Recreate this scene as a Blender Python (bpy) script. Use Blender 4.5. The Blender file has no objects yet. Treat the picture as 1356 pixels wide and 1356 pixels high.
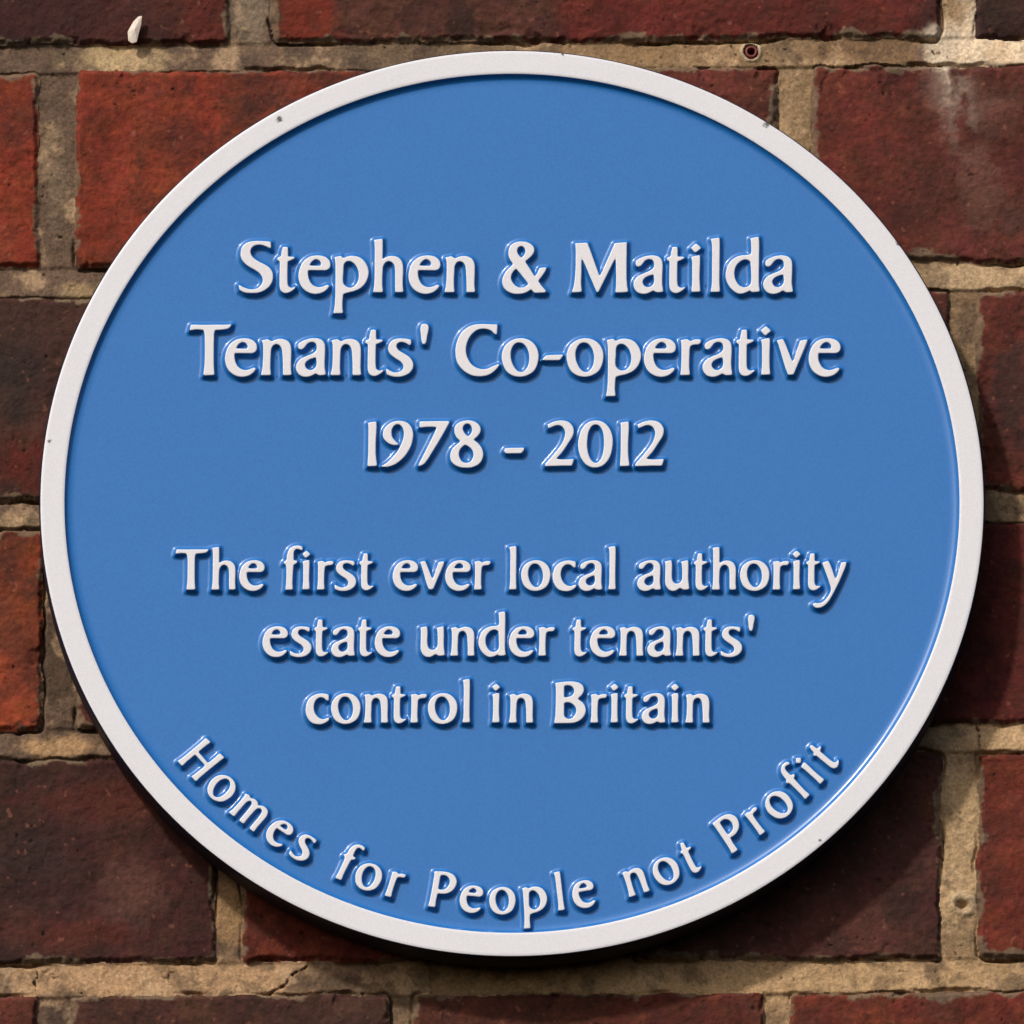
import bpy, math
import numpy as np

# ------------------------------------------------------------------ scene, camera, world, sun, exposure
scene = bpy.context.scene
COL = scene.collection
PX = 0.00023866                      # metres on the plaque per photograph pixel (plaque is 298 mm across)
TILT = math.radians(16.3)            # the photographer looks up at the wall
DIST = 8.0
T_FRONT = 70 * PX                    # front of the plaque stands this far out from the brick faces
REL = 7.4 * PX                      # height of the raised letters and rim above the blue field

fwd = np.array([0.0, math.cos(TILT), math.sin(TILT)])
rgt = np.array([1.0, 0.0, 0.0])
upv = np.cross(rgt, fwd)
aim = np.array([0.0, -T_FRONT, -14.5 * PX / math.cos(TILT)])
cam_pos = aim - fwd * DIST
F_PX = DIST / PX

cam = bpy.data.cameras.new("camera")
cam.sensor_width = 36.0
cam.lens = F_PX / 1356.0 * 36.0
cam.clip_start = 0.05
cam.clip_end = 200.0
cam_ob = bpy.data.objects.new("camera", cam)
COL.objects.link(cam_ob)
cam_ob.location = cam_pos
cam_ob.rotation_euler = (math.pi / 2 + TILT, 0.0, 0.0)
scene.camera = cam_ob

SUN = np.array([-0.45, -0.61, 0.65]); SUN /= np.linalg.norm(SUN)
SUN_EL = math.asin(SUN[2]); SUN_AZ = math.atan2(SUN[0], SUN[1])
world = bpy.data.worlds.new("World")
scene.world = world
world.use_nodes = True
wn = world.node_tree.nodes
bg = wn.get("Background") or wn.new("ShaderNodeBackground")
sky = wn.new("ShaderNodeTexSky")
sky.sky_type = 'NISHITA'
sky.sun_disc = False
sky.sun_elevation = SUN_EL
sky.sun_rotation = SUN_AZ % (2 * math.pi)
sky.dust_density = 3.5
world.node_tree.links.new(sky.outputs[0], bg.inputs[0])
bg.inputs[1].default_value = 0.12

sun = bpy.data.lights.new("sun", 'SUN')
sun.energy = 2.95
sun.angle = math.radians(3.5)
sun.color = (1.0, 0.96, 0.92)
sun_ob = bpy.data.objects.new("sun", sun)
COL.objects.link(sun_ob)
sun_ob.location = SUN * 3
from mathutils import Vector
sun_ob.rotation_euler = Vector(SUN).to_track_quat('Z', 'Y').to_euler()

vs = scene.view_settings
scene.display_settings.display_device = 'sRGB'
vs.view_transform = 'Standard'
vs.look = 'None'
vs.exposure = 0.0
vs.gamma = 1.0
vs.use_curve_mapping = False


def at(px, py, depth):
    """points on the plane y = -depth seen at photograph pixels (arrays allowed)"""
    px = np.asarray(px, float); py = np.asarray(py, float)
    a = (px - 678.0) / F_PX; b = (678.0 - py) / F_PX
    dx = rgt[0] * a + upv[0] * b + fwd[0]
    dy = rgt[1] * a + upv[1] * b + fwd[1]
    dz = rgt[2] * a + upv[2] * b + fwd[2]
    t = (-depth - cam_pos[1]) / dy
    return cam_pos[0] + dx * t, cam_pos[2] + dz * t


# ------------------------------------------------------------------ helpers
def tag(o, label=None, cat=None, group=None, kind=None):
    if label: o["label"] = label
    if cat: o["category"] = cat
    if group: o["group"] = group
    if kind: o["kind"] = kind
    return o


def empty(name, loc=(0, 0, 0)):
    o = bpy.data.objects.new(name, None)
    o.empty_display_size = 0.02
    o.location = loc
    COL.objects.link(o)
    return o


def mesh_obj(name, verts, faces, mats, parent=None, mat_idx=None, smooth=True, colors=None):
    """verts (n,3), faces (m,3) or (m,4) numpy arrays -> one linked mesh object"""
    me = bpy.data.meshes.new(name)
    verts = np.asarray(verts, np.float32); faces = np.asarray(faces, np.int32)
    k = faces.shape[1]
    me.vertices.add(len(verts)); me.vertices.foreach_set("co", verts.ravel())
    me.loops.add(faces.size); me.loops.foreach_set("vertex_index", faces.ravel())
    me.polygons.add(len(faces))
    me.polygons.foreach_set("loop_start", np.arange(0, faces.size, k, dtype=np.int32))
    if mat_idx is not None:
        me.polygons.foreach_set("material_index", np.asarray(mat_idx, np.int32))
    me.polygons.foreach_set("use_smooth", np.full(len(faces), smooth))
    for m in mats: me.materials.append(m)
    if colors is not None:
        ca = me.color_attributes.new("base", 'FLOAT_COLOR', 'POINT')
        c4 = np.ones((len(verts), 4), np.float32); c4[:, :3] = colors
        ca.data.foreach_set("color", c4.ravel())
    me.update(calc_edges=True)
    o = bpy.data.objects.new(name, me)
    COL.objects.link(o)
    if parent: o.parent = parent
    return o


def lin(r, g, b):
    c = np.array([r, g, b], float) / 255.0
    return np.where(c <= 0.04045, c / 12.92, ((c + 0.055) / 1.055) ** 2.4)


def hash2(ix, iy, seed):
    h = (ix.astype(np.int64) * 374761393 + iy.astype(np.int64) * 668265263 + seed * 974711) & 0xFFFFFFFF
    h = ((h ^ (h >> 13)) * 1274126177) & 0xFFFFFFFF
    h = ((h ^ (h >> 16)) * 2246822519) & 0xFFFFFFFF
    return ((h ^ (h >> 15)) & 0xFFFFFF) / float(0xFFFFFF)


def vnoise(x, y, seed):
    ix = np.floor(x); iy = np.floor(y)
    fx = x - ix; fy = y - iy
    fx = fx * fx * fx * (fx * (fx * 6 - 15) + 10); fy = fy * fy * fy * (fy * (fy * 6 - 15) + 10)
    a = hash2(ix, iy, seed); b = hash2(ix + 1, iy, seed)
    c = hash2(ix, iy + 1, seed); d = hash2(ix + 1, iy + 1, seed)
    return (a * (1 - fx) + b * fx) * (1 - fy) + (c * (1 - fx) + d * fx) * fy


def fbm(x, y, scale, octaves=4, seed=0, gain=0.5):
    """value noise in -1..1, scale in pixels of the first octave"""
    s = 0.0; amp = 1.0; tot = 0.0; f = 1.0 / scale
    for k in range(octaves):
        ca, sa = math.cos(0.6 * k + seed), math.sin(0.6 * k + seed)
        s = s + amp * (vnoise((x * ca - y * sa) * f + 17.3 * k, (x * sa + y * ca) * f - 9.1 * k, seed * 31 + k) * 2 - 1)
        tot += amp; amp *= gain; f *= 2.03
    return s / tot


def sstep(a, b, x):
    t = np.clip((x - a) / (b - a), 0, 1)
    return t * t * (3 - 2 * t)


# ------------------------------------------------------------------ materials
def new_mat(name):
    m = bpy.data.materials.new(name); m.use_nodes = True
    nt = m.node_tree
    return m, nt, nt.nodes["Principled BSDF"]


def paint_mat(name, color, rough, coat=0.0, speck=0.05, bump=0.05, chips=(), spec=0.5):
    m, nt, b = new_mat(name)
    N, L = nt.nodes, nt.links
    tc = N.new("ShaderNodeTexCoord")
    n1 = N.new("ShaderNodeTexNoise"); n1.inputs["Scale"].default_value = 35.0; n1.inputs["Detail"].default_value = 6.0
    n2 = N.new("ShaderNodeTexNoise"); n2.inputs["Scale"].default_value = 1900.0; n2.inputs["Detail"].default_value = 3.0
    L.new(tc.outputs["Object"], n1.inputs["Vector"]); L.new(tc.outputs["Object"], n2.inputs["Vector"])
    mr = N.new("ShaderNodeMapRange"); mr.inputs[1].default_value = 0.3; mr.inputs[2].default_value = 0.7
    mr.inputs[3].default_value = 1 - speck; mr.inputs[4].default_value = 1 + speck
    ad = N.new("ShaderNodeMath"); ad.operation = 'ADD'; 
    h1 = N.new("ShaderNodeMath"); h1.operation = 'MULTIPLY'; h1.inputs[1].default_value = 0.12
    h2 = N.new("ShaderNodeMath"); h2.operation = 'MULTIPLY'; h2.inputs[1].default_value = 0.88
    L.new(n1.outputs[0], h1.inputs[0]); L.new(n2.outputs[0], h2.inputs[0])
    L.new(h1.outputs[0], ad.inputs[0]); L.new(h2.outputs[0], ad.inputs[1]); L.new(ad.outputs[0], mr.inputs[0])
    vm = N.new("ShaderNodeVectorMath"); vm.operation = 'SCALE'
    vm.inputs[0].default_value = color; L.new(mr.outputs[0], vm.inputs["Scale"])
    out = vm.outputs[0]
    for (cx, cz, cr) in chips:
        ds = N.new("ShaderNodeVectorMath"); ds.operation = 'DISTANCE'
        sx = N.new("ShaderNodeVectorMath"); sx.operation = 'MULTIPLY'; sx.inputs[1].default_value = (1, 0, 1)
        wob = N.new("ShaderNodeTexNoise"); wob.inputs["Scale"].default_value = 900.0
        L.new(tc.outputs["Object"], wob.inputs["Vector"])
        L.new(tc.outputs["Object"], sx.inputs[0]); L.new(sx.outputs[0], ds.inputs[0])
        ds.inputs[1].default_value = (cx, 0, cz)
        wm = N.new("ShaderNodeMath"); wm.operation = 'MULTIPLY_ADD'
        wm.inputs[1].default_value = cr * 2.4; L.new(wob.outputs[0], wm.inputs[0])
        L.new(ds.outputs["Value"], wm.inputs[2])
        st = N.new("ShaderNodeMapRange"); st.inputs[1].default_value = cr * 2.4; st.inputs[2].default_value = cr * 1.6
        L.new(wm.outputs[0], st.inputs[0])
        mx = N.new("ShaderNodeMix"); mx.data_type = 'RGBA'
        L.new(st.outputs[0], mx.inputs["Factor"]); L.new(out, mx.inputs["A"])
        mx.inputs["B"].default_value = (0.09, 0.085, 0.08, 1)
        out = mx.outputs["Result"]
    L.new(out, b.inputs["Base Color"])
    b.inputs["Roughness"].default_value = rough
    b.inputs["Specular IOR Level"].default_value = spec
    b.inputs["Coat Weight"].default_value = coat
    b.inputs["Coat Roughness"].default_value = 0.37
    if bump:
        n3 = N.new("ShaderNodeTexNoise"); n3.inputs["Scale"].default_value = 420.0; n3.inputs["Detail"].default_value = 2.0
        L.new(tc.outputs["Object"], n3.inputs["Vector"])
        bp = N.new("ShaderNodeBump"); bp.inputs["Strength"].default_value = bump; bp.inputs["Distance"].default_value = 0.0004
        L.new(n3.outputs[0], bp.inputs["Height"]); L.new(bp.outputs[0], b.inputs["Normal"])
    return m


def wall_mat(name, rough, fine_amp, fine_scale, bump_d):
    m, nt, b = new_mat(name)
    N, L = nt.nodes, nt.links
    at_ = N.new("ShaderNodeAttribute"); at_.attribute_name = "base"
    tc = N.new("ShaderNodeTexCoord")
    n1 = N.new("ShaderNodeTexNoise"); n1.inputs["Scale"].default_value = fine_scale
    n1.inputs["Detail"].default_value = 8.0; n1.inputs["Roughness"].default_value = 0.7
    L.new(tc.outputs["Object"], n1.inputs["Vector"])
    mr = N.new("ShaderNodeMapRange"); mr.inputs[1].default_value = 0.25; mr.inputs[2].default_value = 0.75
    mr.inputs[3].default_value = 1 - fine_amp; mr.inputs[4].default_value = 1 + fine_amp
    L.new(n1.outputs[0], mr.inputs[0])
    vm = N.new("ShaderNodeVectorMath"); vm.operation = 'SCALE'
    L.new(at_.outputs["Color"], vm.inputs[0]); L.new(mr.outputs[0], vm.inputs["Scale"])
    L.new(vm.outputs[0], b.inputs["Base Color"])
    b.inputs["Roughness"].default_value = rough
    b.inputs["Specular IOR Level"].default_value = 0.3
    n2 = N.new("ShaderNodeTexNoise"); n2.inputs["Scale"].default_value = fine_scale * 1.3
    n2.inputs["Detail"].default_value = 6.0; n2.inputs["Roughness"].default_value = 0.65
    L.new(tc.outputs["Object"], n2.inputs["Vector"])
    bp = N.new("ShaderNodeBump"); bp.inputs["Strength"].default_value = 0.6; bp.inputs["Distance"].default_value = bump_d
    L.new(n2.outputs[0], bp.inputs["Height"]); L.new(bp.outputs[0], b.inputs["Normal"])
    return m


RO = 626.3 * PX          # outer radius
RW = 624.4 * PX          # where the white stops
RI = 592.8 * PX          # inner edge of the white rim
RF = 578.5 * PX          # where the flat blue field begins


def plane_xz(px, py, depth):
    x, z = at(px, py, depth)
    return float(x), float(z)


BLUE = (0.012, 0.143, 0.436)
blue_mat = paint_mat("glossy_blue_paint", BLUE, 0.14, 0.9, 0.10, 0.08, spec=0.22)
chips = [plane_xz(370, 158, T_FRONT) + (4.6 * PX,), plane_xz(1015, 165, T_FRONT) + (4.2 * PX,),
         plane_xz(1190, 322, T_FRONT) + (4.0 * PX,), plane_xz(66, 584, T_FRONT) + (2.8 * PX,),
         plane_xz(1086, 1113, T_FRONT) + (2.4 * PX,), plane_xz(745, 72, T_FRONT) + (2.2 * PX,)]
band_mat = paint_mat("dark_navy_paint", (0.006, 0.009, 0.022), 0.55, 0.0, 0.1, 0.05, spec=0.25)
rim_mat = paint_mat("white_paint", (0.685, 0.675, 0.695), 0.42, 0.0, 0.06, 0.14, chips)
letter_mat = paint_mat("white_letter_paint", (0.70, 0.685, 0.70), 0.4, 0.0, 0.05, 0.08)
brick_mat = wall_mat("weathered_red_brick", 0.92, 0.36, 560.0, 0.0008)
mortar_mat = wall_mat("sandy_mortar", 0.95, 0.5, 1000.0, 0.0007)

# ------------------------------------------------------------------ brick wall (heightfield, real relief)
BEDS = [  # (centre y left, centre y right, half thickness) of the bed joints, photograph pixels
    (-240, -250, 18), (78, 66, 18), (374, 363, 19), (680, 670, 20), (984, 974, 19), (1298, 1290, 22), (1615, 1605, 20)]


def C(*rgb): return lin(*rgb) / 0.95


# course k lies between BEDS[k] and BEDS[k+1]; bricks: x0, x1, colour left, colour right, split x, split softness
COURSES = [
    [(-600, 305, C(54, 35, 36), C(72, 40, 36), 120, 60), (358, 1246, C(76, 51, 45), C(88, 40, 34), 735, 18),
     (1290, 1960, C(58, 43, 42), C(80, 46, 40), 1400, 50)],
    [(-560, 52, C(120, 55, 36), C(118, 54, 36), 0, 30), (100, 1032, C(118, 56, 39), C(88, 48, 42), 420, 120),
     (1076, 1960, C(90, 46, 40), C(83, 46, 42), 1200, 60)],
    [(-560, -110, C(92, 42, 33), C(86, 44, 36), -300, 60), (-70, 830, C(64, 45, 41), C(76, 46, 40), 200, 60),
     (870, 1258, C(76, 44, 38), C(80, 46, 40), 1000, 80), (1294, 2100, C(86, 46, 40), C(84, 44, 38), 1400, 60)],
    [(-600, 58, C(126, 66, 41), C(122, 63, 40), 0, 30), (100, 960, C(84, 46, 40), C(76, 40, 36), 500, 90),
     (1004, 1960, C(74, 33, 29), C(80, 38, 34), 1330, 20)],
    [(-700, 285, C(52, 34, 32), C(62, 37, 35), 120, 80), (320, 800, C(96, 46, 35), C(84, 42, 36), 560, 60),
     (842, 1247, C(70, 46, 42), C(72, 46, 43), 1000, 80), (1294, 1960, C(94, 45, 35), C(96, 46, 36), 1500, 60)],
    [(-600, 50, C(88, 49, 41), C(90, 50, 42), 0, 40), (94, 515, C(72, 49, 43), C(66, 46, 42), 300, 60),
     (548, 1010, C(76, 46, 40), C(86, 46, 38), 800, 60), (1046, 1960, C(104, 52, 40), C(100, 50, 39), 1200, 80)],
]
fine = np.arange(-24, 1381, 1.3)
lo = np.arange(-560, -24, 9.0); hi = np.arange(1381 + 6, 1920, 9.0)
us = np.concatenate([lo, fine, hi]); vs_ = np.concatenate([np.arange(-230, -24, 9.0), fine, np.arange(1387, 1600, 9.0)])
U, V = np.meshgrid(us, vs_)
# ragged arrises: warp the lookup position
WU = U + 5.0 * fbm(U, V, 90, 3, 3) + 3.2 * fbm(U, V, 20, 5, 5)
WV = V + 4.2 * fbm(U, V, 110, 3, 7) + 3.2 * fbm(U, V, 20, 5, 9)
D = np.full(U.shape, 1e3)
RGB = np.zeros(U.shape + (3,))
ID = np.zeros(U.shape, int)


def bed_y(k, u):
    l, r, h = BEDS[k]
    return l + (r - l) * u / 1356.0, h


bid = 0
for k, bricks in enumerate(COURSES):
    t0, h0 = bed_y(k, WU); t1, h1 = bed_y(k + 1, WU)
    ya = t0 + h0; yb = t1 - h1
    for (xa, xb, ca, cb, split, soft) in bricks:
        bid += 1
        r = 7.0
        qx = np.abs(WU - (xa + xb) / 2) - (xb - xa) / 2 + r
        qy = np.abs(WV - (ya + yb) / 2) - (yb - ya) / 2 + r
        d = np.hypot(np.maximum(qx, 0), np.maximum(qy, 0)) + np.minimum(np.maximum(qx, qy), 0) - r
        near = d < D
        D = np.where(near, d, D); ID = np.where(near, bid, ID)
        w = sstep(-soft, soft, U - split + 0.9 * soft * fbm(U, V, 45, 3, 11))[..., None]
        RGB = np.where(near[..., None], ca * (1 - w) + cb * w, RGB)

isbrick = D < 0
tone = fbm(U, V, 120, 4, 21); tone2 = fbm(U, V, 34, 5, 23); grit = fbm(U, V, 7, 3, 25)
brick_rgb = RGB * (1 + 0.26 * tone + 0.44 * tone2 + 0.34 * grit)[..., None]
hue = fbm(U, V, 22, 4, 27); hue2 = fbm(U, V, 50, 3, 28)
brick_rgb = brick_rgb * np.stack([1 + 0.05 * hue2, 1.06 - 0.26 * hue, 1 + 0.08 * hue + 0.14 * hue2], -1)


def patch(rgb, cx, cy, rx, ry, color, amount, seed, rag=0.5):
    i0, i1 = np.searchsorted(us, [cx - 1.9 * rx, cx + 1.9 * rx]); j0, j1 = np.searchsorted(vs_, [cy - 1.9 * ry, cy + 1.9 * ry])
    if i1 <= i0 or j1 <= j0: return rgb
    u, v = U[j0:j1, i0:i1], V[j0:j1, i0:i1]
    rr = np.hypot((u - cx) / rx, (v - cy) / ry) + rag * fbm(u, v, max(18, 0.5 * min(rx, ry)), 4, seed)
    w = (amount * sstep(1.15, 0.45, rr))[..., None]
    rgb[j0:j1, i0:i1] = rgb[j0:j1, i0:i1] * (1 - w) + np.asarray(color) * w
    return rgb


for (cx, cy, rx, ry, col, am) in [
        (20, 490, 60, 90, C(66, 62, 60), 0.75), (60, 430, 90, 40, C(96, 74, 68), 0.6), (40, 615, 90, 40, C(128, 52, 41), 0.8),
        (40, 1130, 60, 40, C(74, 62, 62), 0.7), (175, 1180, 50, 60, C(138, 112, 108), 0.42), (90, 1235, 110, 28, C(128, 66, 56), 0.5),
        (170, 1060, 150, 30, C(112, 60, 52), 0.6),
        (1300, 255, 36, 70, C(146, 122, 112), 0.50), (1315, 150, 40, 36, C(142, 112, 104), 0.40), (1345, 290, 30, 30, C(100, 86, 84), 0.55),
        (1345, 515, 36, 80, C(72, 62, 62), 0.75), (1240, 20, 30, 40, C(72, 58, 58), 0.6), (610, 30, 24, 40, C(62, 48, 46), 0.7),
        (405, 30, 60, 60, C(156, 70, 48), 0.85), (280, 20, 40, 50, C(128, 56, 44), 0.6), (100, 20, 110, 40, C(88, 52, 52), 0.6),
        (1060, 30, 80, 40, C(108, 52, 46), 0.6), (340, 130, 60, 40, C(128, 76, 64), 0.55), (150, 300, 60, 50, C(164, 78, 52), 0.6),
        (1180, 1130, 70, 90, C(92, 66, 64), 0.6), (1120, 1215, 80, 40, C(118, 84, 78), 0.5), (1335, 1120, 60, 90, C(152, 78, 60), 0.4),
        (1190, 1200, 26, 30, C(56, 40, 38), 0.6), (30, 150, 30, 60, C(150, 80, 62), 0.5), (20, 880, 40, 60, C(170, 92, 64), 0.5),
        (470, 1340, 60, 24, C(104, 84, 74), 0.6), (1110, 300, 60, 40, C(132, 56, 46), 0.55), (1200, 230, 90, 60, C(118, 66, 58), 0.4)]:
    brick_rgb = patch(brick_rgb, cx, cy, rx, ry, col * 0.46, am, int(abs(cx) + cy) % 97)
# pale lime bloom, dark pits, light mineral specks
bloom = sstep(0.30, 0.75, fbm(U, V, 60, 4, 41)) * 0.13
brick_rgb = brick_rgb * (1 - bloom[..., None]) + C(112, 88, 80) * bloom[..., None]
dirt = sstep(0.12, 0.62, fbm(U, V, 75, 5, 43)) * 0.50
brick_rgb = brick_rgb * (1 - dirt[..., None]) + C(50, 38, 35) * dirt[..., None]
sooty = sstep(0.08, 0.5, fbm(U, V, 30, 5, 44, 0.62)) * 0.5 * sstep(-0.4, 0.3, fbm(U, V, 170, 2, 48))
brick_rgb = brick_rgb * (1 - sooty[..., None]) + C(54, 40, 35) * sooty[..., None]
pits = sstep(0.48, 0.74, fbm(U, V, 10, 4, 45)) * sstep(-0.1, 0.35, fbm(U, V, 55, 3, 46))
specks = sstep(0.66, 0.80, fbm(U, V, 9, 2, 47)) * 0.6
brick_rgb = brick_rgb * (1 - 0.55 * pits[..., None])
brick_rgb = brick_rgb * (1 - 0.5 * specks[..., None]) + C(150, 112, 98) * 0.5 * specks[..., None]
# old mortar smeared over the arrises
lap = fbm(U, V, 20, 5, 49, 0.6) + (D + 9) / 13 + 1.1 * fbm(U, V, 80, 3, 50) - 0.35
edge_smear = sstep(0.0, 0.3, lap) * sstep(-24, -12, D) * 0.8
brick_rgb = brick_rgb * np.array([0.94, 0.65, 0.52])

sm_col = np.stack([0.150 + 0.06 * tone2, 0.104 + 0.04 * tone2, 0.062 + 0.022 * tone2], -1)
brick_rgb = brick_rgb * (1 - edge_smear[..., None]) + sm_col * edge_smear[..., None]

# mortar colour
right = sstep(250, 820, U + 120 * fbm(U, V, 200, 2, 51))[..., None]
m_rgb = C(100, 82, 66) * (1 - right) + C(140, 117, 86) * right
m_rgb = m_rgb * (1 + 0.16 * fbm(U, V, 60, 4, 53) + 0.14 * fbm(U, V, 9, 4, 55))[..., None]
for (cx, cy, rx, ry, col, am) in [
        (160, 75, 78, 26, C(166, 146, 108), 1.0), (112, 385, 34, 14, C(150, 130, 96), 0.9), (75, 240, 16, 70, C(122, 106, 84), 0.7),
        (20, 690, 50, 12, C(142, 122, 92), 0.9), (78, 986, 52, 18, C(166, 136, 98), 1.0), (190, 1296, 260, 40, C(170, 140, 104), 1.0),
        (560, 75, 200, 30, C(92, 78, 62), 0.7), (880, 66, 150, 30, C(134, 110, 78), 0.8), (1160, 66, 110, 30, C(116, 92, 66), 0.85),
        (1310, 50, 80, 60, C(222, 204, 172), 1.0), (1225, 66, 20, 18, C(96, 78, 70), 0.7), (1300, 365, 90, 30, C(182, 158, 122), 0.9),
        (1300, 672, 70, 40, C(112, 94, 70), 0.8), (1330, 972, 70, 30, C(186, 158, 118), 0.9), (1268, 1110, 40, 150, C(174, 150, 112), 0.95),
        (305, 1210, 30, 60, C(150, 122, 86), 0.9), (1050, 1300, 360, 40, C(176, 148, 108), 0.95), (330, 20, 34, 40, C(128, 114, 94), 0.8),
        (75, 860, 30, 100, C(74, 60, 47), 0.8), (440, 1300, 80, 16, C(84, 68, 52), 0.8), (1285, 430, 20, 40, C(96, 78, 62), 0.7),
        (76, 1335, 26, 20, C(66, 50, 42), 0.7), (1055, 130, 26, 50, C(140, 118, 86), 0.8)]:
    m_rgb = patch(m_rgb, cx, cy, rx, ry, col, am, int(abs(cx) * 3 + cy) % 89, rag=0.45)
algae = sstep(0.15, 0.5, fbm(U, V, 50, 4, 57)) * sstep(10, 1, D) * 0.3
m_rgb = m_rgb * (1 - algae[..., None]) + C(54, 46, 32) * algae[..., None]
cream = sstep(0.12, 0.5, fbm(U, V, 44, 5, 58, 0.6)) * 0.45
m_rgb = m_rgb * (1 - cream[..., None]) + C(196, 168, 130) * cream[..., None]
soot = sstep(0.12, 0.5, fbm(U, V, 34, 5, 59, 0.6)) * 0.5
m_rgb = m_rgb * (1 - soot[..., None]) + C(60, 50, 42) * soot[..., None]
# lime run from the joint at the upper right, over brick and mortar
run_x = 1244 + 0.16 * (V - 40) + 9 * fbm(U * 0.2, V, 40, 3, 61)
run = np.exp(-((U - run_x) / (4.5 + 22 * sstep(105, 60, V))) ** 2) * sstep(15, 50, V) * (0.55 * sstep(200, 90, V) + 0.45 * sstep(110, 80, V))
wide = np.exp(-((U - run_x - 6) / 22) ** 2) * sstep(30, 60, V) * sstep(250, 80, V)
run = np.maximum(sstep(0.28, 0.80, run + 0.7 * fbm(U, V, 24, 5, 62)) * sstep(0.03, 0.3, run) * 0.95, 0.6 * wide * sstep(-0.35, 0.35, fbm(U, V, 22, 5, 63)))
blot = np.exp(-np.hypot((U - 1275) / 45, (V - 130) / 60) ** 2) * sstep(0.0, 0.5, fbm(U, V, 30, 5, 64)) * 0.5
brick_rgb = brick_rgb * (1 - blot[..., None]) + C(128, 104, 92) * blot[..., None]
m_rgb = m_rgb * (1 - run[..., None]) + C(200, 186, 160) * run[..., None]
brick_rgb = brick_rgb * (1 - 0.8 * run[..., None]) + C(190, 172, 150) * 0.8 * run[..., None]

m_rgb = m_rgb * (0.87 + 0.12 * fbm(U, V, 24, 4, 66) + 0.12 * fbm(U, V, 5, 2, 67))[..., None] * np.array([1.04, 0.97, 0.95])

# relief, millimetres out of the brick face plane
inner = -D
edge = sstep(0, 7, inner + 2.5 * fbm(U, V, 14, 3, 71))
tilt_b = (hash2(ID, ID * 0, 5) - 0.5) * 1.2
zb = tilt_b + 0.55 * fbm(U, V, 130, 3, 73) + 0.34 * fbm(U, V, 30, 5, 75, 0.6) + 0.16 * fbm(U, V, 8, 3, 76)
zb = zb - (1 - edge) * 1.5 - 0.5 * pits
chipn = sstep(0.28, 0.52, fbm(U, V, 46, 4, 77)) * sstep(26, 2, inner)
zb = zb - 1.3 * chipn
zb = zb + 0.25 * fbm(U * 0.7, V, 13, 3, 78)
zm = -1.7 + 0.45 * fbm(U, V, 70, 4, 81) + 0.28 * fbm(U, V, 14, 4, 83) + 0.15 * fbm(U, V, 5, 2, 84)
crev = sstep(5.5, 0.5, D + 2.0 * fbm(U, V, 18, 3, 85)) * sstep(-0.1, 0.35, fbm(U, V, 90, 4, 87))
zm = zm - 2.2 * crev
# struck bed joints lean out towards their lower edge
for k in range(len(BEDS)):
    y, h = bed_y(k, U)
    inb = sstep(h + 4, h - 2, np.abs(V - y))
    zm = zm + inb * (0.2 + 0.75 * (V - y) / h)
# cracks across the mortar
for (x0, y0, x1, y1) in [(47, 1280, 50, 1318), (408, 1278, 386, 1290), (386, 1290, 374, 1306), (374, 1306, 338, 1319), (1292, 962, 1295, 990), (1236, 66, 1250, 94)]:
    px_, py_ = x1 - x0, y1 - y0
    t = np.clip(((U - x0) * px_ + (V - y0) * py_) / (px_ ** 2 + py_ ** 2), 0, 1)
    dd = np.hypot(U - x0 - t * px_ + 6 * fbm(U, V, 14, 4, 91), V - y0 - t * py_ + 5 * fbm(U, V, 14, 4, 92))
    c = sstep(2.4, 0.5, dd)
    zm = zm - 1.8 * c; m_rgb = m_rgb * (1 - 0.5 * c[..., None])
mp = sstep(0.52, 0.72, fbm(U, V, 8, 3, 97)) * sstep(-0.1, 0.3, fbm(U, V, 50, 3, 98))
zm = zm - 0.7 * mp
m_rgb = m_rgb * (1 - 0.45 * mp[..., None])
# drilled hole for the wall plug with its raised lip, and a small mortar snot with a hollow
HX, HY = 995, 67
rh = np.hypot(U - HX, (V - HY) / 0.96) + 2.2 * fbm(U, V, 16, 3, 95)
zm = zm + 0.9 * np.exp(-((rh - 12.5) / 2.6) ** 2) - 6.0 * sstep(10.2, 8.6, rh)
lip = (np.exp(-((rh - 12.5) / 2.4) ** 2) * (0.45 + 0.5 * fbm(U, V, 14, 2, 96)))[..., None]
m_rgb = m_rgb * (1 - lip) + C(206, 186, 156) * lip
rs = np.hypot(U - 1274, (V - 1196) / 0.8) + 8 * fbm(U, V, 18, 4, 93)
zm = zm + 1.1 * np.exp(-((rs - 11) / 8) ** 2) - 1.9 * np.exp(-((np.hypot((U - 1275) / 1.5, V - 1199) + 3 * fbm(U, V, 9, 3, 94)) / 6) ** 2)
snot = np.exp(-((rs - 12) / 8) ** 2)[..., None] * 0.4
m_rgb = m_rgb * (1 - snot) + C(176, 158, 128) * snot
Z = np.where(isbrick, zb, zm) * 0.001

X, ZZ = at(U, V, 0.0)
P3 = np.stack([X, -Z, ZZ], -1).reshape(-1, 3)
COLS = np.where(isbrick[..., None], brick_rgb, m_rgb).reshape(-1, 3)
COLS = np.clip(COLS, 0.004, 0.9)
nr, nc = U.shape
idx = np.arange(nr * nc).reshape(nr, nc)
quads = np.stack([idx[:-1, :-1], idx[1:, :-1], idx[1:, 1:], idx[:-1, 1:]], -1).reshape(-1, 4)
bf = isbrick.reshape(-1)
nb = bf[quads].sum(1)
wall = empty("brick_wall", (0, 0, float(ZZ.min())))
tag(wall, "weathered red brick wall with sandy mortar joints behind the round plaque", "brick wall", kind="thing")


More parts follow.
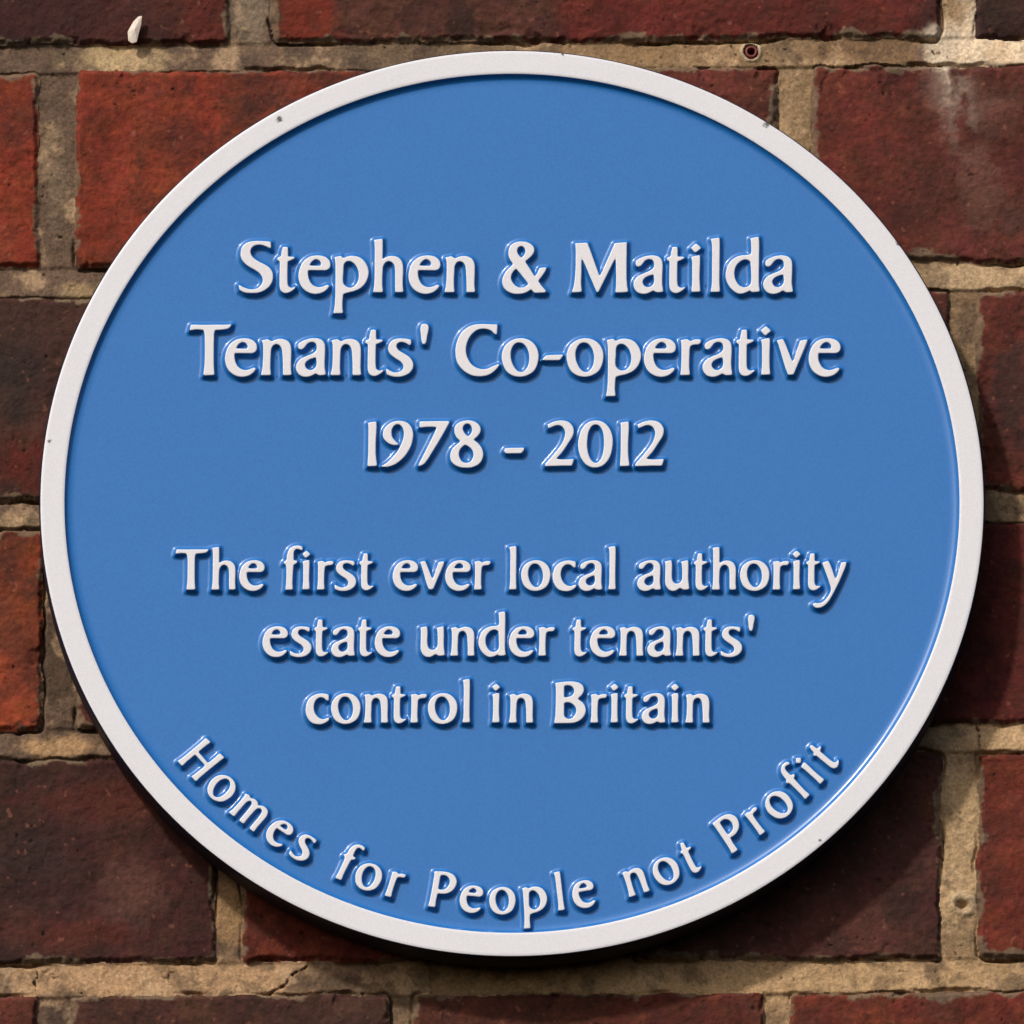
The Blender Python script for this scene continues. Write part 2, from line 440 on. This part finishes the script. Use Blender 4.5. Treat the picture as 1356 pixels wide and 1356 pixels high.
def sub_mesh(sel, name, mat, brick_side):
    q = quads[sel]
    used = np.unique(q)
    remap = np.full(nr * nc, -1, np.int64); remap[used] = np.arange(len(used))
    cols = np.where(brick_side, brick_rgb.reshape(-1, 3), m_rgb.reshape(-1, 3))[used]
    o = mesh_obj(name, P3[used] - np.array(wall.location), remap[q], [mat], wall, colors=np.clip(cols, 0.004, 0.9))
    return o


sub_mesh(nb >= 3, "brickwork", brick_mat, True)
sub_mesh(nb < 3, "mortar", mortar_mat, False)

# ------------------------------------------------------------------ plaque
plaque = empty("plaque", (0, 0, 0))
tag(plaque, "round blue plaque with white rim and raised white lettering on the brick wall", "plaque")


def lathe(name, prof, mat, seg=512):
    """prof: (radius, y) pairs revolved about the Y axis"""
    n = len(prof)
    a = np.linspace(0, 2 * math.pi, seg, endpoint=False)
    vv = np.array([[r * math.cos(t), y, r * math.sin(t)] for t in a for (r, y) in prof])
    f = []
    for i in range(seg):
        j = (i + 1) % seg
        for k in range(n - 1):
            f.append((i * n + k, j * n + k, j * n + k + 1, i * n + k + 1))
    return mesh_obj(name, vv, np.array(f), [mat], plaque)


yF = -T_FRONT; yB = -T_FRONT + REL
wall_prof = []
for i in range(41):                                   # cove between field and rim
    s = i / 40.0
    wall_prof.append((RF + (RI - RF) * s, yB - REL * 0.93 * (0.30 * s ** 2 + 0.70 * s ** 5.5)))
field = [(0.0, yB)] + [(r, yB) for r in np.linspace(0.02, RF - 0.004, 14)] + [(RF - 0.001, yB)]
lathe("blue_field", field + wall_prof, blue_mat)
rim_prof = [(RI, yB - REL * 0.93), (RI + 0.7 * PX, yF + 0.25 * PX), (RI + 1.3 * PX, yF)]
rim_prof += [(r, yF) for r in np.linspace(RI + 4 * PX, RW - 4 * PX, 6)] + [(RW - 1.2 * PX, yF), (RW, yF + 0.5 * PX)]
lathe("white_rim", rim_prof, rim_mat)
side_prof = [(RW, yF + 0.5 * PX), (RW + 1.2 * PX, yF + 1.3 * PX), (RO, yF + 3.2 * PX), (RO, yF + 12 * PX), (RO, -0.0042),
             (RO - 0.0006, -0.0034), (RO - 0.004, -0.0032), (0.02, -0.0032)]
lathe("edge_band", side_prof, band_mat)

# ------------------------------------------------------------------ lettering
# outlines: points clockwise in drawing units (y down), third value 1 = corner; '+' adds, '-' cuts out
c = 1
G = {}   # char: (x0, baseline, size divisor, left bearing, right bearing, [(sign, pts)...])
G['S'] = (57, 745, 1, 30, 33, [('+', [(472, 93, c), (478, 184, c), (385, 142), (320, 132), (255, 148), (216, 192), (214, 245), (245, 298), (320, 350), (420, 402), (482, 462), (502, 540), (482, 630), (420, 702), (330, 747), (240, 757), (140, 748), (70, 714, c), (57, 640, c), (110, 674), (170, 699), (240, 708), (310, 690), (358, 640), (370, 580), (340, 512), (270, 457), (180, 405), (120, 350), (88, 290), (86, 225), (110, 152), (180, 100), (280, 84), (380, 86)])])
G['t'] = (563, 745, 1, 20, 22, [('+', [(640, 160, c), (702, 160, c), (703, 230), (704, 288, c), (785, 287, c), (798, 303, c), (745, 332), (700, 346, c), (697, 500), (700, 638), (715, 675), (755, 688), (796, 667, c), (801, 692, c), (740, 738), (680, 757), (625, 737), (600, 690), (595, 600), (600, 345, c), (578, 338), (563, 318, c), (580, 290, c), (614, 288, c), (620, 230)])])
G['e'] = (846, 745, 1, 20, 23, [('+', [(1200, 463, c), (1238, 440), (1255, 395), (1240, 335), (1185, 288), (1090, 270), (980, 292), (892, 370), (850, 480), (848, 580), (890, 680), (970, 745), (1060, 767), (1150, 750), (1215, 705), (1245, 660, c), (1218, 646, c), (1150, 674), (1085, 678), (1020, 645), (980, 580), (966, 510), (966, 461, c)]),
                                ('-', [(982, 403, c), (1015, 352), (1065, 320), (1112, 333), (1136, 375), (1128, 405, c)])])
G['p'] = (128, 745, 1, 20, 22, [('+', [(138, 292, c), (222, 275, c), (252, 308, c), (320, 279), (400, 278), (485, 308), (552, 390), (578, 490), (552, 600), (490, 680), (400, 728), (310, 750), (252, 768, c), (243, 860), (243, 960), (253, 1015, c), (123, 1018, c), (138, 960), (150, 800), (152, 400), (148, 345)]),
                                ('-', [(260, 390), (292, 350), (345, 345), (400, 382), (440, 450), (453, 540), (430, 628), (380, 678), (315, 683), (262, 645), (248, 600), (254, 480)])])
G['h'] = (628, 745, 1, 36, 48, [('+', [(642, 70, c), (752, 55, c), (753, 180), (750, 325, c), (815, 284), (890, 277), (965, 305), (1008, 370), (1015, 460), (1011, 650), (1021, 743, c), (915, 746, c), (913, 650), (911, 440), (893, 378), (845, 345), (797, 356), (762, 405), (752, 470), (748, 640), (758, 745, c), (628, 746, c), (645, 650), (651, 300), (650, 150)])])
G['n'] = (568, 745, 1, 30, 33, [('+', [(578, 297, c), (660, 280, c), (704, 312, c), (770, 284), (845, 279), (920, 312), (953, 375), (958, 480), (954, 650), (964, 744, c), (852, 746, c), (853, 640), (842, 440), (822, 374), (775, 346), (730, 360), (702, 405), (695, 480), (690, 650), (699, 745, c), (567, 746, c), (588, 660), (597, 500), (597, 400), (594, 345)])])
G['m'] = (568, 745, 1, 34, 36, [('+', [(578, 297, c), (660, 280, c), (704, 312, c), (760, 284), (815, 279), (870, 300), (898, 335, c), (960, 290), (1030, 279), (1105, 305), (1143, 375), (1148, 480), (1144, 650), (1154, 744, c), (1042, 746, c), (1043, 640), (1040, 440), (1025, 374), (985, 346), (945, 360), (918, 405), (912, 480), (908, 650), (916, 744, c), (806, 746, c), (808, 640), (804, 440), (790, 374), (757, 346), (725, 360), (700, 405), (695, 480), (690, 650), (699, 745, c), (567, 746, c), (588, 660), (597, 500), (597, 400), (594, 345)])])
G['&'] = (145, 745, 1, 30, 30, [('+', [(390, 90), (480, 105), (548, 160), (555, 225), (512, 288), (438, 350, c), (500, 440), (566, 548, c), (608, 480), (630, 430, c), (722, 424, c), (690, 490), (608, 602, c), (655, 665), (716, 735, c), (690, 751, c), (562, 753, c), (520, 706, c), (440, 753), (340, 768), (240, 747), (165, 682), (146, 590), (188, 490), (288, 382, c), (240, 310), (225, 232), (250, 152), (310, 105)]),
                                ('-', [(390, 150), (430, 170), (444, 220), (424, 270), (390, 305, c), (352, 258), (337, 210), (353, 167)]),
                                ('-', [(325, 438, c), (400, 530), (486, 640, c), (430, 678), (355, 682), (288, 632), (258, 560), (280, 490)])])
G['M'] = (68, 745, 1, 30, 50, [('+', [(115, 112, c), (272, 107, c), (300, 180), (430, 548, c), (625, 110, c), (782, 100, c), (778, 160), (775, 500), (780, 650), (796, 742, c), (630, 750, c), (640, 650), (638, 288, c), (412, 745, c), (392, 745, c), (372, 700), (196, 283, c), (193, 500), (190, 640), (199, 742, c), (68, 748, c), (95, 670), (115, 500), (122, 250)])])
G['a'] = (834, 745, 1, 27, 33, [('+', [(860, 370), (872, 336), (930, 300), (1010, 275), (1100, 271), (1168, 295), (1202, 350), (1206, 450), (1200, 620), (1216, 742, c), (1130, 747, c), (1086, 722, c), (1030, 753), (960, 768), (880, 742), (835, 672), (840, 605), (888, 542), (960, 503), (1040, 470), (1090, 430), (1099, 380), (1085, 336), (1038, 317), (985, 335), (952, 375), (925, 405), (890, 415), (865, 398)]),
                                ('-', [(1093, 515, c), (1098, 600), (1080, 650), (1028, 680), (975, 665), (949, 615), (968, 570), (1020, 537)])])
G['i'] = (520, 745, 1, 58, 63, [('+', [(590, 113, c), (657, 175, c), (580, 238, c), (520, 175, c)]),
                                ('+', [(523, 288, c), (636, 265, c), (640, 310), (633, 500), (635, 650), (643, 738, c), (524, 742, c), (535, 650), (538, 450), (536, 345)])])
G['l'] = (768, 745, 1, 60, 58, [('+', [(774, 58, c), (886, 39, c), (890, 100), (886, 400), (885, 640), (892, 740, c), (768, 743, c), (785, 660), (790, 400), (790, 130)])])
G['d'] = (300, 745, 1, 25, 24, [('+', [(630, 252, c), (580, 264), (500, 270), (420, 300), (345, 370), (305, 470), (300, 560), (340, 660), (410, 735), (480, 765), (550, 752), (605, 725, c), (640, 700, c), (650, 480, c), (645, 260, c)]),
                                ('-', [(618, 345, c), (560, 322), (500, 340), (445, 390), (415, 460), (415, 550), (450, 630), (500, 673), (560, 680), (610, 652), (626, 600), (626, 480)]),
                                ('+', [(620, 48, c), (726, 28, c), (731, 100), (726, 500), (726, 650), (740, 735, c), (640, 746, c), (610, 722, c), (626, 640), (627, 400), (629, 150)])])
G['T'] = (102, 742, 1, 20, 10, [('+', [(125, 92, c), (300, 95), (450, 93), (600, 92), (652, 80, c), (618, 132), (560, 152), (432, 162, c), (420, 220), (418, 600), (428, 741, c), (284, 744, c), (300, 600), (300, 220), (286, 160, c), (190, 154), (103, 168, c)])])
G['s'] = (300, 745, 1, 9, 24, [('+', [(622, 286, c), (626, 330), (613, 366, c), (560, 332), (500, 318), (450, 337), (437, 380), (465, 425), (530, 465), (610, 520), (650, 590), (645, 660), (600, 720), (530, 755), (450, 768), (370, 757), (312, 734, c), (300, 645, c), (350, 686), (410, 709), (470, 705), (518, 670), (525, 620), (490, 570), (420, 525), (355, 470), (329, 410), (345, 340), (400, 288), (470, 272), (545, 275)])])
G["'"] = (745, 745, 1, 70, 20, [('+', [(765, 92), (800, 82), (842, 100), (850, 150), (832, 240), (815, 330), (790, 349), (765, 325), (752, 230), (745, 140)])])
G['C'] = (128, 745, 1, 30, 20, [('+', [(600, 92), (668, 92, c), (660, 224, c), (640, 222, c), (580, 168), (490, 147), (400, 167), (320, 240), (270, 350), (263, 450), (290, 540), (350, 620), (440, 664), (530, 664), (610, 630), (690, 597, c), (690, 620), (640, 680), (560, 738), (450, 760), (340, 747), (230, 682), (150, 580), (127, 450), (140, 340), (190, 220), (280, 132), (380, 94), (500, 87)])])
G['o'] = (731, 745, 1, 17, 17, [('+', [(960, 270), (1065, 287), (1150, 350), (1197, 450), (1195, 565), (1150, 680), (1060, 745), (960, 766), (860, 745), (780, 682), (735, 570), (731, 470), (770, 370), (855, 298)]),
                                ('-', [(955, 325), (1010, 343), (1060, 410), (1082, 510), (1070, 612), (1030, 682), (980, 706), (930, 690), (875, 620), (846, 530), (845, 440), (873, 370), (910, 335)])])
G['-'] = (163, 745, 1, 18, 25, [('+', [(236, 488, c), (455, 480, c), (406, 552, c), (163, 552, c)])])
G['D'] = (1035, 745, 1, 0, 0, [('+', [(1062, 514, c), (1296, 510, c), (1302, 530, c), (1264, 582, c), (1066, 584, c), (1037, 552, c)])])
G['r'] = (998, 745, 1, 36, -5, [('+', [(1005, 294, c), (1088, 279, c), (1132, 310, c), (1180, 286), (1256, 284, c), (1268, 305), (1240, 346), (1180, 352), (1133, 370), (1120, 420), (1113, 640), (1123, 742, c), (997, 746, c), (1010, 650), (1015, 400), (1013, 345)])])
G['v'] = (385, 745, 1, 8, -5, [('+', [(384, 298, c), (470, 280, c), (502, 350), (592, 585, c), (690, 300, c), (788, 284, c), (765, 350), (602, 737, c), (535, 742, c), (500, 655), (408, 345)])])
G['1'] = (113, 745, 1, 48, 45, [('+', [(118, 188, c), (226, 172, c), (228, 250), (220, 400), (219, 600), (236, 744, c), (112, 749, c), (121, 600), (125, 300), (124, 235)])])
G['9'] = (275, 745, 1, -5, 30, [('+', [(300, 756, c), (380, 754), (480, 715), (580, 630), (660, 510), (692, 400), (695, 310), (660, 225), (600, 180), (520, 164), (430, 180), (350, 240), (310, 320), (320, 390), (380, 450), (450, 476), (523, 472, c), (480, 436), (432, 380), (420, 310), (435, 250), (480, 211), (530, 216), (570, 270), (578, 350), (562, 420), (530, 500), (480, 580), (400, 670), (330, 724), (275, 744, c)])])
G['7'] = (760, 745, 1, 35, 0, [('+', [(780, 172, c), (1160, 168, c), (1160, 188, c), (1080, 335), (960, 535), (840, 715), (770, 750, c), (760, 736, c), (850, 560), (940, 380), (1002, 246, c), (900, 241), (774, 252, c)])])
G['8'] = (353, 745, 1, 10, 20, [('+', [(570, 160), (662, 172), (732, 230), (742, 300), (705, 362), (650, 408, c), (712, 455), (765, 530), (776, 620), (732, 710), (640, 760), (550, 768), (445, 747), (372, 690), (353, 610), (380, 530), (435, 472), (490, 428, c), (438, 380), (408, 310), (415, 240), (470, 185)]),
                                ('-', [(577, 200), (620, 225), (635, 280), (617, 335), (580, 370, c), (540, 325), (515, 272), (532, 220)]),
                                ('-', [(545, 470, c), (600, 500), (643, 550), (650, 620), (620, 685), (560, 706), (500, 682), (466, 610), (476, 540), (510, 497)])])
G['2'] = (210, 745, 1, 30, 25, [('+', [(244, 213, c), (330, 174), (430, 160), (522, 187), (576, 260), (570, 350), (510, 450), (430, 570), (348, 656, c), (460, 662), (584, 654, c), (556, 742, c), (400, 742), (212, 749, c), (210, 725, c), (320, 600), (420, 470), (460, 380), (468, 300), (432, 238), (370, 220), (300, 243), (252, 264, c)])])
G['0'] = (640, 745, 1, 33, 48, [('+', [(860, 160), (960, 182), (1040, 262), (1080, 375), (1078, 500), (1040, 640), (960, 735), (860, 766), (760, 740), (682, 652), (643, 530), (641, 420), (670, 310), (725, 220), (790, 175)]),
                                ('-', [(860, 212), (912, 228), (955, 302), (970, 420), (964, 540), (932, 652), (885, 702), (840, 700), (787, 640), (756, 520), (757, 400), (775, 300), (815, 232)])])
G['f'] = (100, 685, .795, 20, -72, [('+', [(290, 119), (330, 128), (347, 150), (340, 186, c), (295, 166), (255, 168), (233, 205), (231, 312, c), (276, 312, c), (282, 322, c), (262, 352), (229, 362, c), (222, 450), (215, 600), (222, 685, c), (124, 688, c), (135, 600), (138, 400), (132, 364, c), (100, 346, c), (112, 322, c), (140, 313, c), (146, 240), (175, 168), (230, 126)])])
G['u'] = (498, 785, .795, 34, 50, [('+', [(498, 422, c), (582, 406, c), (589, 480), (586, 620), (605, 688), (648, 709), (698, 690), (717, 645), (716, 480), (706, 426, c), (796, 404, c), (798, 500), (796, 650), (810, 780, c), (735, 786, c), (694, 760, c), (620, 801), (552, 786), (506, 720), (501, 620), (504, 480)])])
G['c'] = (325, 685, .795, 18, 11, [('+', [(560, 312), (622, 326, c), (620, 404, c), (600, 404, c), (560, 370), (510, 360), (455, 398), (430, 470), (440, 550), (480, 610), (540, 640), (595, 628), (626, 612, c), (624, 650), (560, 694), (490, 706), (400, 680), (340, 600), (325, 510), (350, 410), (410, 345), (490, 314)])])
G['y'] = (735, 685, .795, -160, 10, [('+', [(862, 342, c), (940, 314, c), (968, 365), (1037, 562, c), (1110, 335, c), (1180, 328, c), (1155, 410), (1062, 620), (960, 810), (900, 880), (830, 917), (770, 912), (735, 872, c), (768, 852, c), (820, 858), (880, 835), (940, 768), (974, 690), (960, 610), (900, 440)])])
G['B'] = (135, 745, .795, 40, 42, [('+', [(148, 236, c), (300, 220), (400, 222), (482, 252), (516, 312), (495, 382), (432, 442, c), (502, 490), (536, 560), (530, 635), (470, 710), (390, 744), (300, 750), (134, 753, c), (150, 650), (158, 400), (156, 290)]),
                                   ('-', [(262, 275, c), (310, 265), (362, 282), (392, 330), (370, 392), (320, 415), (262, 425, c)]),
                                   ('-', [(262, 490, c), (320, 484), (382, 512), (416, 570), (404, 640), (360, 688), (300, 692), (262, 660, c)])])
G['H'] = (0, 745, 1, 45, 45, [('+', [(4, 100, c), (128, 92, c), (118, 180), (116, 370, c), (392, 370, c), (392, 180), (384, 100, c), (508, 92, c), (500, 180), (498, 640), (510, 744, c), (382, 748, c), (392, 640), (392, 436, c), (116, 436, c), (117, 640), (128, 744, c), (0, 748, c), (12, 640), (13, 180)])])
G['P'] = (0, 745, 1, 45, 20, [('+', [(6, 110, c), (150, 92), (260, 92), (370, 130), (432, 220), (428, 320), (370, 420), (270, 478), (180, 490), (134, 486, c), (124, 600), (132, 744, c), (0, 748, c), (14, 640), (18, 300), (16, 180)]),
                              ('-', [(128, 166, c), (200, 152), (262, 170), (306, 225), (310, 300), (270, 378), (200, 415), (128, 420, c)])])
KERN = {('T', 'e'): -115, ('y', 't'): 0, ('P', 'e'): -20, ('P', 'r'): -5}
UNIT = 9.686               # drawing units per photograph pixel
COSV = math.cos(TILT)


def outline(pts, n=6):
    P = np.array([p[:2] for p in pts], float)
    cor = [len(p) > 2 for p in pts]
    m = len(P); out = []
    for i in range(m):
        a, b = P[i], P[(i + 1) % m]
        L = np.linalg.norm(b - a)
        if cor[i] and cor[(i + 1) % m]:
            out.append(a); continue

        def tan(k, own):
            if cor[k]: return own
            t = P[(k + 1) % m] - P[k - 1]
            return t / (np.linalg.norm(t) + 1e-9) * L
        chord = b - a
        ta, tb = tan(i, chord), tan((i + 1) % m, chord)
        for s in np.arange(n) / n:
            out.append((2 * s**3 - 3 * s**2 + 1) * a + (s**3 - 2 * s**2 + s) * ta + (-2 * s**3 + 3 * s**2) * b + (s**3 - s**2) * tb)
    return np.array(out)


GL = {}
for ch, (x0, base, div, lb, rb, shapes) in G.items():
    polys = []
    for sign, pts in shapes:
        o = outline(pts)
        o = np.stack([(o[:, 0] - x0) / div, (base - o[:, 1]) / div / COSV], -1) / UNIT      # line-1 photograph pixels, y up, true proportion
        polys.append((sign, o))
    w = max(p[:, 0].max() for s_, p in polys)
    GL[ch] = dict(polys=polys, w=w, l=lb / UNIT, r=rb / UNIT)


def poly_sdf(x, y, poly):
    best = np.full(x.shape, 1e9); inside = np.zeros(x.shape, bool)
    A = poly; B = np.roll(poly, -1, 0)
    for (ax, ay), (bx, by) in zip(A, B):
        ex, ey = bx - ax, by - ay
        l2 = ex * ex + ey * ey
        if l2 < 1e-12: continue
        wx, wy = x - ax, y - ay
        t = np.clip((wx * ex + wy * ey) / l2, 0, 1)
        q = (wx - t * ex) ** 2 + (wy - t * ey) ** 2
        np.minimum(best, q, out=best)
        if ay != by:
            crosses = (ay > y) != (by > y)
            inside ^= crosses & (x < ax + (y - ay) * ex / ey)
    d = np.sqrt(best)
    return np.where(inside, -d, d)


def blur(a, k):
    for ax in (0, 1):
        b = np.zeros_like(a)
        for w, s in zip(k, range(-(len(k) // 2), len(k) // 2 + 1)):
            p = np.pad(a, [(len(k), len(k)) if i == ax else (0, 0) for i in (0, 1)], mode='edge')
            sl = [slice(None), slice(None)]; sl[ax] = slice(len(k) + s, len(k) + s + a.shape[ax])
            b += w * p[tuple(sl)]
        a = b
    return a


def cut(V, F, level):
    """split triangles along the line where V[:,2] == level"""
    d = V[:, 2] - level
    d = np.where(np.abs(d) < 1e-6, 1e-6, d)
    s = d[F] > 0
    ns = s.sum(1)
    keep = F[(ns == 0) | (ns == 3)]
    mix = F[(ns == 1) | (ns == 2)]
    if len(mix) == 0: return V, F
    sm = d[mix] > 0
    lone = np.where(sm.sum(1) == 1, sm.argmax(1), (~sm).argmax(1))
    r = np.arange(len(mix))
    a = mix[r, lone]; b = mix[r, (lone + 1) % 3]; cc = mix[r, (lone + 2) % 3]
    e = np.concatenate([np.stack([a, b], 1), np.stack([a, cc], 1)])
    es = np.sort(e, 1)
    uq, inv = np.unique(es, axis=0, return_inverse=True)
    inv = inv.ravel()
    t = d[uq[:, 0]] / (d[uq[:, 0]] - d[uq[:, 1]])
    nv = V[uq[:, 0]] + (V[uq[:, 1]] - V[uq[:, 0]]) * t[:, None]
    nv[:, 2] = level
    base = len(V)
    ab = base + inv[:len(mix)]; ac = base + inv[len(mix):]
    F2 = np.concatenate([keep, np.stack([a, ab, ac], 1), np.stack([ab, b, cc], 1), np.stack([ab, cc, ac], 1)])
    return np.concatenate([V, nv]), F2


FOOT = 7.2        # width of the sloping flank, photograph pixels
STEP = 0.85


def build_word(text, placements, size):
    """placements: per letter (x, z, rotation) in metres on the plaque front plane"""
    xs, zs, rect = [], [], []
    s = size * PX
    letters = []
    for ch, (ox, oz, rot) in zip(text, placements):
        g = GL[ch]; ca, sa = math.cos(rot), math.sin(rot)
        polys = []
        for sign, o in g['polys']:
            q = np.stack([ox + s * (o[:, 0] * ca - o[:, 1] * sa), oz + s * (o[:, 0] * sa + o[:, 1] * ca)], -1) / PX
            polys.append((sign, q)); xs += [q[:, 0].min(), q[:, 0].max()]; zs += [q[:, 1].min(), q[:, 1].max()]
        letters.append(polys)
    mg = FOOT + 3
    gx = np.arange(min(xs) - mg, max(xs) + mg + STEP, STEP); gz = np.arange(min(zs) - mg, max(zs) + mg + STEP, STEP)
    Gd = np.full((len(gz), len(gx)), 60.0)
    for polys in letters:
        allp = np.concatenate([q for _, q in polys])
        i0, i1 = np.searchsorted(gx, [allp[:, 0].min() - mg - 2, allp[:, 0].max() + mg + 2])
        j0, j1 = np.searchsorted(gz, [allp[:, 1].min() - mg - 2, allp[:, 1].max() + mg + 2])
        i0 = max(i0 - 1, 0); j0 = max(j0 - 1, 0)
        X_, Z_ = np.meshgrid(gx[i0:i1], gz[j0:j1])
        d = None
        for sign, q in polys:
            e = poly_sdf(X_, Z_, q)
            d = e if d is None else (np.minimum(d, e) if sign == '+' else np.maximum(d, -e))
        Gd[j0:j1, i0:i1] = np.minimum(Gd[j0:j1, i0:i1], d)
    Gd = blur(Gd, [0.1, 0.24, 0.32, 0.24, 0.1])
    XX, ZZ_ = np.meshgrid(gx, gz)
    Vv = np.stack([XX.ravel(), ZZ_.ravel(), Gd.ravel()], -1)
    n1, n2 = XX.shape
    I = np.arange(n1 * n2).reshape(n1, n2)
    a, b, cc, dd = I[:-1, :-1].ravel(), I[:-1, 1:].ravel(), I[1:, 1:].ravel(), I[1:, :-1].ravel()
    Fm = np.concatenate([np.stack([a, b, cc], 1), np.stack([a, cc, dd], 1)])
    Fm = Fm[Vv[Fm, 2].min(1) < FOOT]
    for lev in (-1.1, 0.0, FOOT):
        Vv, Fm = cut(Vv, Fm, lev)
    Fm = Fm[Vv[Fm, 2].mean(1) < FOOT - 1e-4]
    Fm = Fm[Vv[Fm, 2].max(1) < FOOT + 1e-3]
    d = Vv[:, 2]
    sd = np.clip(d / FOOT, 0, 1)
    top = np.clip((d + 1.1) / 1.1, 0, 1)
    h = np.where(d <= 0, 1 - 0.07 * top ** 2, 0.93 * (1 - sd) ** 2.6 - 0.012 * (sd > 0.999))
    P = np.stack([Vv[:, 0] * PX, yB - h * REL, Vv[:, 1] * PX], -1)
    used = np.unique(Fm); remap = np.full(len(Vv), -1, np.int64); remap[used] = np.arange(len(used))
    mat = (Vv[Fm, 2].mean(1) > 0).astype(np.int32)
    return mesh_obj("word", P[used], remap[Fm], [letter_mat, blue_mat], plaque, mat)


def layout(text, size, target):
    """x offsets (photograph pixels) of the letters so that the word is `target` pixels wide"""
    xs = [0.0]
    for p, q in zip(text, text[1:]):
        xs.append(xs[-1] + size * (GL[p]['w'] + GL[p]['r'] + GL[q]['l'] + KERN.get((p, q), 0) / UNIT))
    width = xs[-1] + size * GL[text[-1]]['w']
    extra = (target - width) / max(1, len(text) - 1)
    print("WORD", text, "natural %.1f target %.1f extra/gap %.2f" % (width, target, extra))
    return [x + i * extra for i, x in enumerate(xs)]


LINES = [
    (386.9, 1.0, [("Stephen", 315.7, 629.4), ("&", 665.0, 724.4), ("Matilda", 757.0, 1050.3)]),
    (496.7, 1.0, [("Tenants'", 250.5, 567.6), ("Co-operative", 603.2, 1113.4)]),
    (617.0, 1.0, [("1978", 486.7, 640.0), ("D", 667.0, 694.4), ("2012", 721.7, 879.6)]),
    (780.8, .795, [("The", 231.9, 350.4), ("first", 375.3, 495.1), ("ever", 520.1, 649.9), ("local", 673.9, 815.5), ("authority", 843.9, 1121.6)]),
    (868.4, .795, [("estate", 347.7, 529.9), ("under", 556.8, 735.1), ("tenants'", 758.0, 999.5)]),
    (957.0, .795, [("control", 404.7, 622.4), ("in", 651.5, 706.1), ("Britain", 733.9, 939.8)]),
]
for base, size, words in LINES:
    for text, xl, xr in words:
        pl = []
        for x in layout(text, size, xr - xl):
            X_, Z_ = plane_xz(xl + x, base, T_FRONT)
            pl.append((X_, Z_, 0.0))
        build_word(text, pl, size)

# motto on an arc concentric with the rim (angles in degrees from straight down, + to the right)
R_BASE = 564.0
AX = -3.0; AZ = -2.5
for text, a0, a1 in [("Homes", -51.0, -28.6), ("for", -24.3, -15.0), ("People", -11.0, 11.8), ("not", 16.2, 26.9), ("Profit", 31.3, 50.9)]:
    size = 0.71
    arc = R_BASE * math.radians(a1 - a0)
    pl = []
    for ch, x in zip(text, layout(text, size, arc)):
        w = size * GL[ch]['w']
        phi = math.radians(a0) + (x + w / 2) / R_BASE
        cx = AX + R_BASE * math.sin(phi); cz = AZ - R_BASE * math.cos(phi)
        pl.append(((cx - math.cos(phi) * w / 2) * PX, (cz - math.sin(phi) * w / 2) * PX, phi))
    build_word(text, pl, size)

# ------------------------------------------------------------------ small things on the wall
# wall plug: hollow, red-brown, set in the drilled hole
plug = empty("wall_plug", (0, 0, 0))
px_, pz_ = plane_xz(HX, HY, 0.0)
plug.location = (px_, 0.0, pz_)
tag(plug, "small red-brown wall plug in a drilled hole in the mortar above the plaque", "wall plug")
plug_mat = paint_mat("red_brown_plastic", tuple(lin(112, 48, 42)), 0.6, 0.0, 0.15, 0.1)
seg = 48
pr = [(4.6, 0.0058), (4.6, 0.0020), (5.2, 0.0010), (7.0, 0.0008), (8.4, 0.0014), (8.8, 0.0022), (8.8, 0.0058)]
n = len(pr)
vv = np.array([[r * PX * (1 + 0.05 * math.sin(3 * t)) * math.cos(t), y, r * PX * math.sin(t)] for t in np.linspace(0, 2 * math.pi, seg, endpoint=False) for r, y in pr])
ff = np.array([(i * n + k, ((i + 1) % seg) * n + k, ((i + 1) % seg) * n + k + 1, i * n + k + 1) for i in range(seg) for k in range(n - 1)])
mesh_obj("sleeve", vv, ff, [plug_mat], plug)

# pale flake standing up from the joint at the upper left
flake_mat = paint_mat("pale_flake", tuple(lin(222, 206, 190)), 0.7, 0.0, 0.15, 0.3)
shape = [(170, 53), (169, 42), (172, 36), (177, 28), (183, 22), (188, 21), (187, 31), (184, 42), (181, 54), (175, 56)]
fx = []; 
for (a, b) in shape:
    x, z = plane_xz(a, b, 0.003)
    fx.append((x, z))
mz = min(z for x, z in fx)
front = [(x, -0.0022 - 0.10 * (z - mz), z) for x, z in fx]
back = [(x, y + 0.0009, z) for x, y, z in front]
cxm = sum(p[0] for p in front) / len(front); czm = sum(p[2] for p in front) / len(front)
fv = front + back + [(cxm, front[0][1] - 0.0010, czm), (cxm, back[0][1] - 0.0002, czm)]
k = len(front); ft = []
for i in range(k):
    j = (i + 1) % k
    ft += [(i, j, 2 * k), (j + k, i + k, 2 * k + 1), (i, i + k, j + k), (i, j + k, j)]
fl = mesh_obj("mortar_flake", np.array(fv) - np.array([cxm, 0, mz]), np.array(ft), [flake_mat], None, smooth=False)
fl.location = (cxm, 0, mz)
tag(fl, "small pale upright flake stuck above the mortar joint at upper left", "flake")
